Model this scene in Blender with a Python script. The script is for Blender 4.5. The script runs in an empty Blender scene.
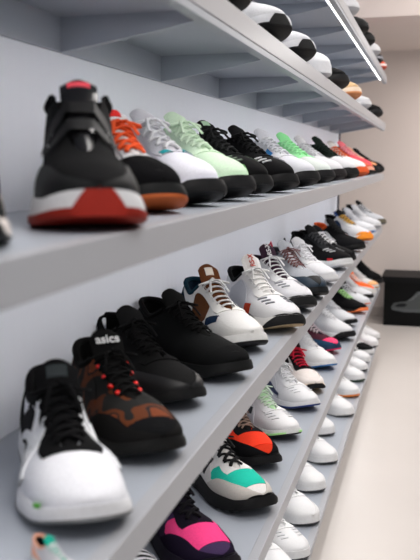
import bpy, math, random
from mathutils import Vector, Matrix
random.seed(7)
SC = bpy.context.scene
COL = SC.collection
PI = math.pi
CAMZ = 1.20           # camera height above the floor
F = 800.0             # focal length in pixels of the 420x560 frame
VP = (435.0, 162.0)   # where the shelf edges converge
SCALE = 0.30          # distance from camera to the plane of the shelf fronts

# ------------------------------------------------------------------ camera
ay = Vector((VP[0]-210, 280-VP[1], F)).normalized()
az = Vector((0, F, -(280-VP[1]))).normalized()
ax = ay.cross(az)
if ax.x < 0: ax = -ax
az = Vector((az.x, az.y, az.z))
# orthonormalise (az stays roll free)
az = (az - ay*az.dot(ay)).normalized()
ax = Vector((ay.y*az.z-ay.z*az.y, ay.z*az.x-ay.x*az.z, ay.x*az.y-ay.y*az.x)).normalized()
if ax.x < 0: ax = -ax
right = Vector((ax.x, ay.x, az.x)); up = Vector((ax.y, ay.y, az.y)); fwd = Vector((ax.z, ay.z, az.z))

def ray(u, v):
    return right*(u-210) + up*(280-v) + fwd*F
def on_z(u, v, z):
    r = ray(u, v); k = (z-CAMZ)/r.z
    return r.x*k, r.y*k
def on_x(u, v, x):
    r = ray(u, v); return x*r.y/r.x

# ------------------------------------------------------------------ materials
def lin(c):
    c = c/255.0
    return c/12.92 if c <= .04045 else ((c+.055)/1.055)**2.4
MATS = {}
def rgb(h):
    return (lin(int(h[0:2], 16)), lin(int(h[2:4], 16)), lin(int(h[4:6], 16)), 1)
def mat(h, kind='knit'):
    key = (h, kind)
    if key in MATS: return MATS[key]
    m = bpy.data.materials.new(kind+'_'+h); m.use_nodes = True
    nt = m.node_tree; b = nt.nodes['Principled BSDF']
    rough, nscale, bump, var = dict(knit=(.85, 420, .35, .16), leather=(.5, 260, .12, .06), suede=(.95, 300, .2, .14),
        rubber=(.6, 160, .10, .08), gloss=(.25, 60, .04, .04), lace=(.8, 500, .3, .1), paint=(.42, 40, .02, .03),
        print=(.5, 90, .0, .15), metal=(.35, 80, .03, .04))[kind]
    b.inputs['Roughness'].default_value = rough
    tc = nt.nodes.new('ShaderNodeTexCoord'); n = nt.nodes.new('ShaderNodeTexNoise')
    n.inputs['Scale'].default_value = nscale; n.inputs['Detail'].default_value = 2
    nt.links.new(tc.outputs['Object'], n.inputs['Vector'])
    c = rgb(h)
    if max(c[:3]) < .03: c = tuple(x*.62 for x in c[:3])+(1,)      # deep blacks
    if min(c[:3]) > .68: c = tuple(x*.78 for x in c[:3])+(1,)
    b.inputs['Specular IOR Level'].default_value = dict(knit=.08, suede=.05, lace=.12, leather=.35, rubber=.2, print=.12, paint=.3).get(kind, .5)
    mx = nt.nodes.new('ShaderNodeMix'); mx.data_type = 'RGBA'
    mx.inputs[6].default_value = tuple(x*(1-var) for x in c[:3])+(1,)
    mx.inputs[7].default_value = tuple(min(1, x*(1+var)+var*.002) for x in c[:3])+(1,)
    nt.links.new(n.outputs['Fac'], mx.inputs[0]); nt.links.new(mx.outputs[2], b.inputs['Base Color'])
    if bump:
        bp = nt.nodes.new('ShaderNodeBump'); bp.inputs['Strength'].default_value = bump; bp.inputs['Distance'].default_value = .002
        nt.links.new(n.outputs['Fac'], bp.inputs['Height']); nt.links.new(bp.outputs['Normal'], b.inputs['Normal'])
    if kind == 'metal': b.inputs['Metallic'].default_value = .7
    MATS[key] = m
    return m
def ramp_mat(name, stops, scale, rough=.85, wave=False, dist=0):
    if name in MATS: return MATS[name]
    m = bpy.data.materials.new(name); m.use_nodes = True
    nt = m.node_tree; b = nt.nodes['Principled BSDF']; b.inputs['Roughness'].default_value = rough; b.inputs['Specular IOR Level'].default_value = .2
    tc = nt.nodes.new('ShaderNodeTexCoord')
    n = nt.nodes.new('ShaderNodeTexWave' if wave else 'ShaderNodeTexNoise')
    n.inputs['Scale'].default_value = scale
    if wave: n.inputs['Distortion'].default_value = dist; n.inputs['Detail'].default_value = 1
    else: n.inputs['Detail'].default_value = 1
    nt.links.new(tc.outputs['Object'], n.inputs['Vector'])
    r = nt.nodes.new('ShaderNodeValToRGB'); r.color_ramp.interpolation = 'CONSTANT'
    while len(r.color_ramp.elements) < len(stops): r.color_ramp.elements.new(.5)
    for e, (p, h) in zip(r.color_ramp.elements, stops): e.position = p; e.color = rgb(h)
    nt.links.new(n.outputs[0 if not wave else 'Fac'], r.inputs[0]); nt.links.new(r.outputs[0], b.inputs['Base Color'])
    MATS[name] = m
    return m
def M(x):
    """'ffffff' or 'ffffff:leather' or a material"""
    if not isinstance(x, str): return x
    if ':' in x: return mat(*x.split(':'))
    return mat(x, 'knit')
def emis(name, h, s):
    m = bpy.data.materials.new(name); m.use_nodes = True
    b = m.node_tree.nodes['Principled BSDF']; b.inputs['Base Color'].default_value = (.9, .9, .9, 1)
    b.inputs['Emission Color'].default_value = rgb(h); b.inputs['Emission Strength'].default_value = s
    return m

# ------------------------------------------------------------------ mesh helpers
class MB:
    def __init__(s): s.v = []; s.f = []
    def grid(s, rows, loop=False, flip=False):
        o = len(s.v); n = len(rows[0])
        for r in rows: s.v.extend([tuple(p) for p in r])
        for i in range(len(rows)-1):
            for j in range(n if loop else n-1):
                k = (j+1) % n
                q = (o+i*n+j, o+i*n+k, o+(i+1)*n+k, o+(i+1)*n+j)
                s.f.append(q[::-1] if flip else q)
        return s
    def fan(s, ring, flip=False):
        o = len(s.v); s.v.extend([tuple(p) for p in ring])
        q = tuple(range(o, o+len(ring))); s.f.append(q[::-1] if flip else q)
    def box(s, x0, x1, y0, y1, z0, z1):
        o = len(s.v)
        s.v += [(x0,y0,z0),(x1,y0,z0),(x1,y1,z0),(x0,y1,z0),(x0,y0,z1),(x1,y0,z1),(x1,y1,z1),(x0,y1,z1)]
        for q in ((0,3,2,1),(4,5,6,7),(0,1,5,4),(1,2,6,5),(2,3,7,6),(3,0,4,7)): s.f.append(tuple(o+i for i in q))
        return s
    def prism(s, poly, axis, a0, a1):
        """extrude a 2D polygon along an axis (0: x, 1: y)"""
        o = len(s.v); n = len(poly)
        for a in (a0, a1):
            for p in poly: s.v.append((a, p[0], p[1]) if axis == 0 else (p[0], a, p[1]))
        s.f.append(tuple(range(o, o+n))); s.f.append(tuple(range(o+2*n-1, o+n-1, -1)))
        for i in range(n):
            j = (i+1) % n; s.f.append((o+i, o+n+i, o+n+j, o+j))
        return s
    def tube(s, pts, r, n=6, flat=1.0, closed=False):
        pts = [Vector(p) for p in pts]; rows = []
        m = len(pts)
        for i, p in enumerate(pts):
            a = pts[(i-1) % m] if (closed or i > 0) else p
            b = pts[(i+1) % m] if (closed or i < m-1) else p
            d = (b-a)
            if d.length < 1e-9: d = Vector((1, 0, 0))
            d.normalize()
            ref = Vector((0, 0, 1)) if abs(d.z) < .9 else Vector((1, 0, 0))
            e = d.cross(ref).normalized(); g = e.cross(d).normalized()
            rr = r[i] if isinstance(r, (list, tuple)) else r
            rows.append([p+e*(math.cos(2*PI*k/n)*rr)+g*(math.sin(2*PI*k/n)*rr*flat) for k in range(n)])
        if closed: rows.append(rows[0])
        s.grid(rows, loop=True)
        if not closed: s.fan(rows[0], True); s.fan(rows[-1])
        return s
    def ball(s, c, r, nu=6, nv=4, sz=1.0):
        rows = []
        for i in range(nv+1):
            th = PI*i/nv
            rows.append([(c[0]+r*math.sin(th)*math.cos(2*PI*k/nu), c[1]+r*math.sin(th)*math.sin(2*PI*k/nu), c[2]+r*sz*math.cos(th)) for k in range(nu)])
        return s.grid(rows, loop=True, flip=True)
    def build(s, name, m, parent=None, smooth=True, weld=1e-5):
        me = bpy.data.meshes.new(name); me.from_pydata(s.v, [], s.f); me.materials.append(M(m))
        import bmesh as _b
        bm = _b.new(); bm.from_mesh(me)
        _b.ops.remove_doubles(bm, verts=bm.verts, dist=weld)
        _b.ops.recalc_face_normals(bm, faces=bm.faces)
        bm.to_mesh(me); bm.free()
        if smooth:
            for p in me.polygons: p.use_smooth = True
            try: me.set_sharp_from_angle(angle=math.radians(48))
            except Exception: pass
        o = bpy.data.objects.new(name, me); COL.objects.link(o)
        if parent: o.parent = parent
        return o
def empty(name, loc, rz=0, label=None, cat=None, group=None):
    o = bpy.data.objects.new(name, None); COL.objects.link(o); o.empty_display_size = .05
    o.location = loc; o.rotation_euler = (0, 0, rz)
    tag(o, label, cat, group); return o
def tag(o, label=None, cat=None, group=None, kind=None):
    if label: o['label'] = label
    if cat: o['category'] = cat
    if group: o['group'] = group
    if kind: o['kind'] = kind
    return o
def text_mesh(s, size, m, parent, mtx, name='lettering'):
    c = bpy.data.curves.new('txt', 'FONT'); c.body = s; c.size = size; c.align_x = 'CENTER'; c.align_y = 'CENTER'; c.extrude = .0006
    c.offset = size*.02
    t = bpy.data.objects.new('txt', c); COL.objects.link(t)
    dg = bpy.context.evaluated_depsgraph_get(); me = bpy.data.meshes.new_from_object(t.evaluated_get(dg))
    bpy.data.objects.remove(t); me.materials.clear(); me.materials.append(M(m)); me.name = name
    me.transform(mtx)
    o = bpy.data.objects.new(name, me); COL.objects.link(o); o.parent = parent
    return o

# ------------------------------------------------------------------ interpolation
def curve(pts):
    n = len(pts); xs = [p[0] for p in pts]; ys = [p[1] for p in pts]
    ms = []
    for i in range(n):
        if i == 0: m = (ys[1]-ys[0])/(xs[1]-xs[0])
        elif i == n-1: m = (ys[-1]-ys[-2])/(xs[-1]-xs[-2])
        else:
            d0 = (ys[i]-ys[i-1])/(xs[i]-xs[i-1]); d1 = (ys[i+1]-ys[i])/(xs[i+1]-xs[i])
            m = 0 if d0*d1 <= 0 else 2*d0*d1/(d0+d1)
        ms.append(m)
    def f(x):
        if x <= xs[0]: return ys[0]
        if x >= xs[-1]: return ys[-1]
        for i in range(n-1):
            if x <= xs[i+1]: break
        h = xs[i+1]-xs[i]; t = (x-xs[i])/h
        return (ys[i]*(1+2*t)*(1-t)**2 + ms[i]*h*t*(1-t)**2 + ys[i+1]*t*t*(3-2*t) + ms[i+1]*h*t*t*(t-1))
    return f
def smooth(a, b, x):
    t = max(0, min(1, (x-a)/(b-a))); return t*t*(3-2*t)
def lerp(a, b, t): return a+(b-a)*t
TT = [.5-.5*math.cos(PI*i/44) for i in range(45)]
TS = [.5-.5*math.cos(PI*i/30) for i in range(31)]

STYLES = {
 'runner': dict(zb=[(0,.010),(.10,0),(.62,0),(.82,.006),(1,.022)],
    zt=[(0,.044),(.15,.036),(.4,.029),(.65,.023),(.85,.026),(1,.038)],
    ht=[(0,.106),(.05,.104),(.2,.083),(.30,.092),(.38,.104),(.46,.097),(.6,.076),(.7,.068),(.8,.062),(.9,.057),(1,.052)],
    hw=[(0,.036),(.12,.036),(.35,.034),(.5,.040),(.70,.049),(.85,.044),(1,.040)], flare=.0045, bulge=.002),
 'chunky': dict(zb=[(0,.012),(.12,0),(.62,0),(.82,.006),(1,.026)],
    zt=[(0,.060),(.15,.048),(.4,.040),(.65,.033),(.85,.034),(1,.046)],
    ht=[(0,.116),(.05,.114),(.2,.094),(.30,.104),(.38,.118),(.46,.110),(.6,.090),(.7,.080),(.8,.073),(.9,.067),(1,.060)],
    hw=[(0,.038),(.12,.038),(.35,.037),(.5,.043),(.70,.051),(.85,.046),(1,.042)], flare=.008, bulge=.003),
 'trail': dict(zb=[(0,.012),(.12,0),(.62,0),(.82,.006),(1,.024)],
    zt=[(0,.048),(.15,.040),(.4,.033),(.65,.028),(.85,.030),(1,.040)],
    ht=[(0,.108),(.05,.106),(.2,.086),(.30,.096),(.38,.108),(.46,.100),(.6,.080),(.7,.072),(.8,.066),(.9,.061),(1,.055)],
    hw=[(0,.037),(.12,.037),(.35,.035),(.5,.042),(.70,.050),(.85,.045),(1,.041)], flare=.006, bulge=.001),
 'court': dict(zb=[(0,.003),(.10,0),(.70,0),(.88,.003),(1,.010)],
    zt=[(0,.031),(.15,.029),(.5,.027),(.85,.028),(1,.034)],
    ht=[(0,.096),(.05,.094),(.2,.074),(.30,.084),(.38,.098),(.46,.092),(.6,.074),(.7,.067),(.8,.061),(.9,.057),(1,.048)],
    hw=[(0,.035),(.12,.035),(.35,.035),(.5,.042),(.70,.050),(.85,.046),(1,.043)], flare=.003, bulge=.0),
 'high': dict(zb=[(0,.008),(.10,0),(.62,0),(.82,.006),(1,.018)],
    zt=[(0,.056),(.15,.046),(.4,.038),(.65,.033),(.85,.034),(1,.046)],
    ht=[(0,.150),(.05,.149),(.2,.140),(.30,.146),(.38,.152),(.46,.136),(.6,.106),(.7,.088),(.8,.078),(.9,.070),(1,.062)],
    hw=[(0,.042),(.12,.044),(.35,.045),(.5,.050),(.70,.055),(.85,.051),(1,.047)], flare=.008, bulge=.002),
}
class Shape:
    def __init__(s, style, L=.285, wk=1.0, hk=1.0, cs=1):
        d = STYLES[style]; s.L = L; s.style = style; s.wk = wk; s.hk = hk; s.cs = cs
        for k in ('zb', 'zt', 'ht', 'hw'): setattr(s, '_'+k, curve(d[k]))
        s.flare = d['flare']; s.bulge = d['bulge']
        s._wt = curve([(0,.030),(.1,.037),(.25,.038),(.36,.032),(.44,.026),(.6,.018),(.70,.010),(.735,0.0),(1,0)] if style == 'high' else [(0,.022),(.1,.026),(.25,.027),(.36,.022),(.44,.017),(.6,.013),(.70,.008),(.735,0.0),(1,0)])
    def rnd(s, t):
        r = 1.0
        if t > .80: r *= math.sqrt(max(0, 1-((t-.80)/.20)**2.7))
        if t < .13: r *= math.sqrt(max(0, 1-((.13-t)/.13)**2.3))
        return r
    def zb(s, t): return s._zb(t)
    def zt(s, t): return s._zt(t)
    def hw(s, t): return s._hw(t)*s.wk*s.rnd(t)
    def wt(s, t): return s._wt(t)*s.wk*(s.rnd(t) if t < .5 else 1)
    def ht(s, t):
        h = s._ht(t)*s.hk; z0 = s.zt(t)
        if t > .80: h = z0+.004+(max(h, z0+.006)-z0-.004)*max(0, 1-((t-.80)/.20)**3.4)**.5
        return h
    def cx(s, t): return s.cs*.016*max(0, t-.45)**2*3
    def X(s, t): return (t-.5)*s.L
    def S(s, t, u, side, off=0.0):
        hb = s.hw(t); w = min(s.wt(t), hb*.85); z0 = s.zt(t)-.004; h = s.ht(t); H = h-z0
        c = smooth(.5, .74, t)
        p0 = (hb, z0); p3 = (w, h)
        e = min(1, 2*s.rnd(t)); p1 = (hb+.003*e, z0+H*lerp(.38, .70, c)); p2 = (lerp(w+.005*e, hb*.60, c), z0+H*lerp(.72, 1.0, c))
        b = ((1-u)**3, 3*u*(1-u)**2, 3*u*u*(1-u), u**3)
        y = sum(b[i]*q[0] for i, q in enumerate((p0, p1, p2, p3))); z = sum(b[i]*q[1] for i, q in enumerate((p0, p1, p2, p3)))
        x = s.X(t)
        P = Vector((x, side*y, z))
        if off:
            e = 1e-3
            t2 = t-e if t > .5 else t+e; sg = -1 if t > .5 else 1
            u2 = u-.02 if u > .5 else u+.02; su = -1 if u > .5 else 1
            a = s.S(t2, u, side)-Vector((x, side*y+s.cx(t), z)); d = s.S(t, u2, side)-Vector((x, side*y+s.cx(t), z))
            nn = (a*sg).cross(d*su)
            if nn.length > 1e-14:
                nn.normalize()
                ref = Vector((.9*max(0, t-.8)*5-.9*max(0, .12-t)*8, side*max(.05, y), .3*(z-z0)/max(H, .01)*.06+.01*c))
                if nn.dot(ref) < 0: nn = -nn
            else: nn = Vector((1 if t > .5 else -1, 0, .2))
            if t > .985: nn = Vector((.9, 0, .35)).normalized()
            if t < .012: nn = Vector((-1, 0, .0))
            P = P+nn*off
        P.y += s.cx(t)
        return P
    def Q(s, t, v, side, off=0.0):
        """side wall of the sole, v 0 bottom .. 1 top"""
        zb, zt = s.zb(t), s.zt(t)
        r = s.rnd(t); hb = s.hw(t)+s.flare*(1-.55*v)*min(1, r*1.6)
        bl = s.bulge*math.sin(PI*v)*min(1, r*2)
        if v < .12: hb -= .003*(1-v/.12)*min(1, r*2)
        y = hb+bl+off*min(1, r*1.5)
        ends = (s.flare+off)*(1-.4*v)
        x = s.X(t)+(ends*smooth(.6, 1, t)-ends*smooth(.4, 0, t))
        return Vector((x, side*max(y, 0)+s.cx(t), lerp(zb, zt, v)))

def strip(sh, mb, rows, sides=(1, -1), off=.0016, nu=6, nt=10, fn=None):
    """raised patch on the upper: rows = [(t, u_low, u_high), ...]"""
    fn = fn or sh.S
    lo = curve([(i, r[1]) for i, r in enumerate(rows)]); hi = curve([(i, r[2]) for i, r in enumerate(rows)])
    tt = [r[0] for r in rows]; n = len(rows)-1
    tl = lambda a, f: lerp(tt[a], tt[a+1], math.sin(PI/2*f) if tt[a+1] > .975 else f)
    for sd in sides:
        g = []
        m = nt*n if n < 4 else nt*n//2
        for i in range(m+1):
            k = i*n/m; a = min(int(k), n-1); t = tl(a, k-a)
            ul, uh = lo(k), hi(k)
            row = [fn(t, lerp(ul, uh, j/nu), sd, off) for j in range(nu+1)]
            row = [fn(t, ul, sd, -.0008)]+row+[fn(t, uh, sd, -.0008)]
            g.append(row)
        def ins(i):
            k = i*n/m; a = min(int(k), n-1); t = tl(a, k-a)
            return [fn(t, lo(k), sd, -.0008)]+[fn(t, lerp(lo(k), hi(k), j/nu), sd, -.0008) for j in range(nu+1)]+[fn(t, hi(k), sd, -.0008)]
        g = [ins(0)]+g+[ins(m)]
        mb.grid(g, flip=(sd > 0))
    return mb

# a patch with arbitrary polygon outline in (t,u), for emblems: bars between two points
def bar(sh, mb, t0, u0, t1, u1, w, sd, off=.0022):
    n = 6; L = math.hypot((t1-t0)*sh.L, (u1-u0)*.07) or 1
    dx, dy = (t1-t0)*sh.L/L, (u1-u0)*.07/L
    g = []
    for i in range(n+1):
        k = i/n; t, u = lerp(t0, t1, k), lerp(u0, u1, k)
        ww = w*.5 if not isinstance(w, tuple) else lerp(w[0], w[1], k)*.5
        a = (t-dy*ww/sh.L, u+dx*ww/.07); b = (t+dy*ww/sh.L, u-dx*ww/.07)
        cl = lambda q: (min(.99, max(.01, q[0])), min(1, max(0, q[1])))
        a, b = cl(a), cl(b)
        g.append([sh.S(a[0], a[1], sd, -.001)]+[sh.S(lerp(a[0], b[0], q/4), lerp(a[1], b[1], q/4), sd, off) for q in range(5)]+[sh.S(b[0], b[1], sd, -.001)])
    mb.grid(g)

def swoosh(sh, mb, sd, off=.0022, t0=.30, t1=.66, u=.45):
    # a tapering curved tick along the side
    pts = []
    n = 14
    for i in range(n+1):
        k = i/n
        t = lerp(t1, t0, k)
        um = u-.16+.42*k**1.8
        w = .20*math.sin(PI*min(1, k*1.15+.0))**.8*(1-k*.55) if k > 0 else 0
        w = .26*(1-k)**.75*min(1, k*5+.12)
        pts.append((t, um-w*.5, um+w*.5))
    g = []
    for (t, a, b) in pts:
        a = max(0, a); g.append([sh.S(t, a, sd, -.001)]+[sh.S(t, lerp(a, b, q/4), sd, off) for q in range(5)]+[sh.S(t, b, sd, -.001)])
    mb.grid(g)

def make_shoe(loc, rz, label, spec, group=None):
    g = lambda k, d=None: spec.get(k, d)
    sh = Shape(g('style', 'runner'), g('L', .285), g('wk', 1.0), g('hk', 1.0), g('cs', 1))
    root = empty('sneaker', loc, rz, label, 'shoe', group)
    det = g('det', 2)
    ts = TT if det > 1 else TS
    P = {}
    # ---- sole
    nv = 6
    def ring(t, v0, v1, n):
        r = [sh.Q(t, lerp(v0, v1, k/n), 1) for k in range(n+1)]
        l = [sh.Q(t, lerp(v0, v1, k/n), -1) for k in range(n, -1, -1)]
        return r+l
    vo = g('vo', .22)
    mb = MB(); mb.grid([ring(t, vo, 1.0, nv) for t in ts], loop=True)
    mid = mb.build('midsole', g('mid', 'e8e8ea:rubber'), root)
    mb = MB(); rows = []
    lug = g('lug', 0.0)
    lts = ts if not lug else sorted(set(list(ts)+[i/40 for i in range(1, 40)]))
    for i, t in enumerate(lts):
        rg = ring(t, 0, vo+.03, 3)
        if lug and .03 < t < .97:
            rg = [Vector((p.x, p.y, p.z+(lug if (int(t*26) % 2) and p.z < sh.zb(t)+.003 else 0))) for p in rg]
        rg = [Vector((p.x, (p.y-sh.cx(t))*1.012+sh.cx(t), p.z)) for p in rg]
        rows.append(rg)
    mb.grid(rows, loop=True)
    mb.build('outsole', g('out', '1c1c1e:rubber'), root)
    # ---- upper shell
    mb = MB(); nu = 10 if det > 1 else 7
    for sd in (1, -1): mb.grid([[sh.S(t, k/nu, sd) for k in range(nu+1)] for t in ts], flip=(sd < 0))
    up_ = mb.build('upper', g('up', 'eeeeee'), root)
    # ---- lining (inside of the shoe and the insole)
    mb = MB()
    lt = [t for t in ts if t < .74]
    for sd in (1, -1):
        rows = []
        for t in lt:
            e = sh.S(t, 1, sd); c = sh.cx(t); z1 = sh.zt(t)+.008
            w = abs(e.y-c)
            rows.append([e, Vector((e.x, c+sd*w*.92, lerp(e.z, z1, .12))), Vector((e.x, c+sd*w*.95, lerp(e.z, z1, .6))), Vector((e.x, c+sd*w*.8, z1)), Vector((e.x, c, z1))])
        mb.grid(rows, flip=(sd > 0))
    mb.build('lining', g('lin', '26262a'), root)
    # ---- padded collar
    mb = MB(); path = []
    ct = [t for t in ts if t <= .38]
    for t in reversed(ct): path.append(sh.S(t, 1, 1))
    for t in ct[1:]: path.append(sh.S(t, 1, -1))
    mb.tube([p+Vector((0, 0, -.002)) for p in path], g('cr', .0055), 7 if det > 1 else 5)
    mb.build('collar', g('col', g('lin', '26262a')), root)
    # ---- tongue
    tip = g('tongue_up', .030)
    def tg(s_, w):
        if s_ < .72:
            t = lerp(.73, .40, s_/.72); z = sh.ht(t)+.001+.004*min(1, s_*4)
            x = sh.X(t)
        else:
            k = (s_-.72)/.28; t = .40
            x = sh.X(.40)-.020*k-.010*k*k; z = sh.ht(.40)+.005+tip*(k-.12*k*k)
        hw_ = lerp(.009, .023, min(1, s_*1.25))*sh.wk*(1-.35*max(0, (s_-.93)/.07)**2)
        return Vector((x, w*hw_+sh.cx(t), z-.006*w*w))
    mb = MB(); ns = 18; nw = 6
    top = [[tg(i/ns, -1+2*j/nw) for j in range(nw+1)] for i in range(ns+1)]
    th = Vector((.001, 0, -.006))
    bot = [[p+th+Vector((.004, 0, 0))*(1 if i > ns*.72 else 0) for p in r] for i, r in enumerate(top)]
    mb.grid([r+list(reversed(b)) for r, b in zip(top, bot)], loop=True)
    mb.fan(top[-1]+list(reversed(bot[-1]))); mb.fan(top[0]+list(reversed(bot[0])), True)
    ton = mb.build('tongue', g('ton', g('up', 'eeeeee')), root)
    tl = g('tlabel')
    if tl:
        mb = MB(); s0, s1, w0 = tl[1] if len(tl) > 1 else (.80, .95, .6)
        gg = [[tg(lerp(s0, s1, i/4), -w0+2*w0*j/4)+Vector((-.0, 0, .0016)) for j in range(5)] for i in range(5)]
        gg = [[p-Vector((0, 0, .002)) for p in gg[0]]]+gg+[[p-Vector((0, 0, .002)) for p in gg[-1]]]
        mb.grid(gg); lab = mb.build('tongue_label', tl[0], root)
    if g('text'):
        s, size, m, sc, flip = g('text')
        c = tg(sc, 0); ex = (tg(sc-.04, 0)-tg(sc+.04, 0)).normalized()   # down the tongue
        ey = Vector((0, 1, 0)); nz = ex.cross(ey).normalized()
        if nz.z < 0: nz = -nz
        # reading direction across the tongue, bottom of letters towards the toe
        if flip: e1 = -ex; e2 = nz.cross(e1)
        else: e1 = ey; e2 = nz.cross(e1)
        mt = Matrix(((e1.x, e2.x, nz.x, c.x+nz.x*.0032), (e1.y, e2.y, nz.y, c.y+nz.y*.0032), (e1.z, e2.z, nz.z, c.z+nz.z*.0032), (0, 0, 0, 1)))
        text_mesh(s, size, m, root, mt)
    # ---- laces
    if g('lace') is not None:
        mb = MB(); n = g('nl', 6); lr = g('lr', .0030)
        tl_ = [lerp(.69, .42, i/(n-1)) for i in range(n)]
        def lp(t, w):
            wt = sh.wt(t)+.006
            zc = sh.ht(t)+.0075
            e = sh.S(t, .90, 1 if w > 0 else -1, .002)
            if abs(w) > .99: return Vector((sh.X(t), w*wt*.98+sh.cx(t), e.z+.001))
            return Vector((sh.X(t), w*wt+sh.cx(t), lerp(zc, e.z+.002, abs(w)**3)))
        for i in range(n):
            if g('lx', True):
                if i < n-1:
                    for sd in (1, -1):
                        mb.tube([lp(lerp(tl_[i], tl_[i+1], (k+3)/6), sd*k/3)+Vector((0, 0, .001*sd)) for k in (-3, -2, -1, 0, 1, 2, 3)], lr, 5, .6)
                else: mb.tube([lp(tl_[i], k/3) for k in range(-3, 4)], lr, 5, .6)
            else:
                mb.tube([lp(tl_[i], k/3) for k in range(-3, 4)], lr, 5, .6)
        if g('bow', det > 1):
            c0 = lp(.42, 0)+Vector((0, 0, .005)); 
            mb.ball(c0, .005, 6, 4)
            for sd in (1, -1):
                loop = []
                for k in range(11):
                    a = k/10*2*PI
                    loop.append(c0+Vector((.006*(1-math.cos(a))*.8+.008*math.sin(a), sd*(.017*(1-math.cos(a))), -.0042*(1-math.cos(a))+.002*math.sin(a))))
                mb.tube(loop, lr*.8, 5, .7)
                mb.tube([c0, c0+Vector((.012, sd*.010, .001)), c0+Vector((.028, sd*.016, -.010)), c0+Vector((.040, sd*.020, -.021))], lr*.75, 5, .7)
        mb.build('laces', g('lace'), root)
    # ---- panels on the upper
    def part(name, m, rows, sides=(1, -1), off=.0016):
        mb = MB(); strip(sh, mb, rows, sides, off); return mb.build(name, m, root, True, 1e-5 if rows[-1][0] < .99 else .0007)
    if g('cap'): part('toe_cap', g('cap'), [(g('capt', .86), 0, 1), (.93, 0, 1), (1, 0, 1)], off=.0014)
    if g('mud'): part('mudguard', g('mud'), [(g('mudt', .55), 0, .10), (.70, 0, .40), (.82, 0, .50), (.93, 0, g('mudu', .60)), (1, 0, .72)], off=.0018)
    if g('heel'): part('heel_counter', g('heel'), [(.008, 0, .72), (.08, 0, .70), (.2, 0, .45), (.30, 0, .08)], off=.0020)
    if g('stay'): part('eyestay', g('stay'), [(.30, .74, .96), (.40, .76, .99), (.55, .74, .99), (.70, .62, .98), (.735, .62, .99)], off=.0021)
    if g('vamp'): part('vamp_panel', g('vamp'), [(.56, .26, .50), (.66, .28, .88), (.745, .3, 1), (.92, .45, 1)], off=.0012)
    if g('quarter'): part('side_panel', g('quarter'), [(.22, .05, .60), (.32, .02, .74), (.45, .0, .66), (.58, 0, .34), (.64, 0, .06)], off=.0015)
    if g('saddle'): part('saddle', g('saddle'), [(.34, .1, .72), (.44, .04, .74), (.56, .02, .70), (.62, .02, .4)], off=.0019)
    if g('stripes'):
        m = g('stripes')
        for sd in (1, -1):
            for k in range(3):
                mb = MB(); bar(sh, mb, .36+.075*k, .86, .44+.075*k, .10, .009, sd, .0026); mb.build('side_stripe', m, root)
    if g('swoosh'):
        mb = MB()
        for sd in (1, -1):
            mb = MB(); swoosh(sh, mb, sd, .0026); mb.build('side_logo', g('swoosh'), root)
    if g('letterN'):
        mb = MB()
        for sd in (1, -1):
            mb = MB()
            bar(sh, mb, .38, .22, .41, .72, .007, sd, .0030); bar(sh, mb, .47, .22, .50, .72, .007, sd, .0030); bar(sh, mb, .41, .72, .47, .22, .007, sd, .0030)
            mb.build('side_letter', g('letterN'), root)
    if g('cross'):     # crossed side stripes
        mb = MB()
        for sd in (1, -1):
            mb = MB()
            bar(sh, mb, .42, .92, .60, .10, .011, sd, .0030); bar(sh, mb, .52, .94, .70, .16, .011, sd, .0030)
            bar(sh, mb, .28, .20, .60, .62, (.007, .010), sd, .0034); bar(sh, mb, .30, .06, .66, .36, (.006, .009), sd, .0034)
            mb.build('side_logo', g('cross'), root)
    if g('flash'):     # a slanting side flash
        mb = MB()
        for sd in (1, -1):
            mb = MB(); bar(sh, mb, .30, .30, .66, .20, (.022, .006), sd, .0026); mb.build('side_flash', g('flash'), root)
    if g('bumper'):
        mb = MB(); tb = g('bt', .90)
        for sd in (1, -1):
            rows = []
            for i in range(13):
                t = lerp(tb, 1, math.sin(PI/2*i/12))
                k = i/12
                rows.append([sh.Q(t, v/4*min(1, .25+1.6*k), sd, .0022) for v in range(5)])
            rows = [[sh.Q(tb, v/4*.25, sd, -.001) for v in range(5)]]+rows
            mb.grid(rows, flip=(sd > 0))
            if g('bu', .3) > 0:
                bu = g('bu', .3)
                rows = []
                for i in range(9):
                    t = lerp(tb+.04, 1.0, math.sin(PI/2*i/8)); hi = bu*min(1, .15+1.3*i/8)
                    rows.append([sh.S(t, 0, sd, .0026)]+[sh.S(t, hi*(v/4), sd, .0026) for v in range(1, 5)]+[sh.S(t, hi+.02, sd, -.001)])
                mb.grid(rows, flip=(sd < 0))
        mb.build('toe_bumper', g('bumper'), root, True, .0009)
    if g('wrap'):      # sole trim band, coloured stripe along the side of the midsole
        c, v0, v1, t0, t1 = g('wrap')
        for sd in (1, -1):
            mb = MB()
            rows = [[sh.Q(lerp(t0, t1, i/24), lerp(v0, v1, j/3), sd, .0014) for j in range(4)] for i in range(25)]
            rows = [[sh.Q(lerp(t0, t1, i/24), v0, sd, -.001)]+r+[sh.Q(lerp(t0, t1, i/24), v1, sd, -.001)] for i, r in enumerate(rows)]
            mb.grid(rows, flip=(sd > 0))
            mb.build('sole_trim', c, root)
    if g('loops'):
        for sd in (1, -1):
            for k in range(4):
                t = lerp(.66, .45, k/3); mb = MB(); p = sh.S(t, .93, sd, .003)
                mb.ball(p, .0042, 7, 5, .8); mb.build('lace_loop', g('loops'), root)
    if g('tab'):
        mb = MB(); t = .0
        z = sh.ht(.01); x = sh.X(0)
        mb.tube([(x+.002, 0, z-.03), (x-.008, 0, z-.012), (x-.010, 0, z+.008), (x-.001, 0, z+.016), (x+.008, 0, z+.006), (x+.006, 0, z-.006)], .0032, 6, 1.0)
        mb.build('pull_tab', g('tab'), root)
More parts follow.
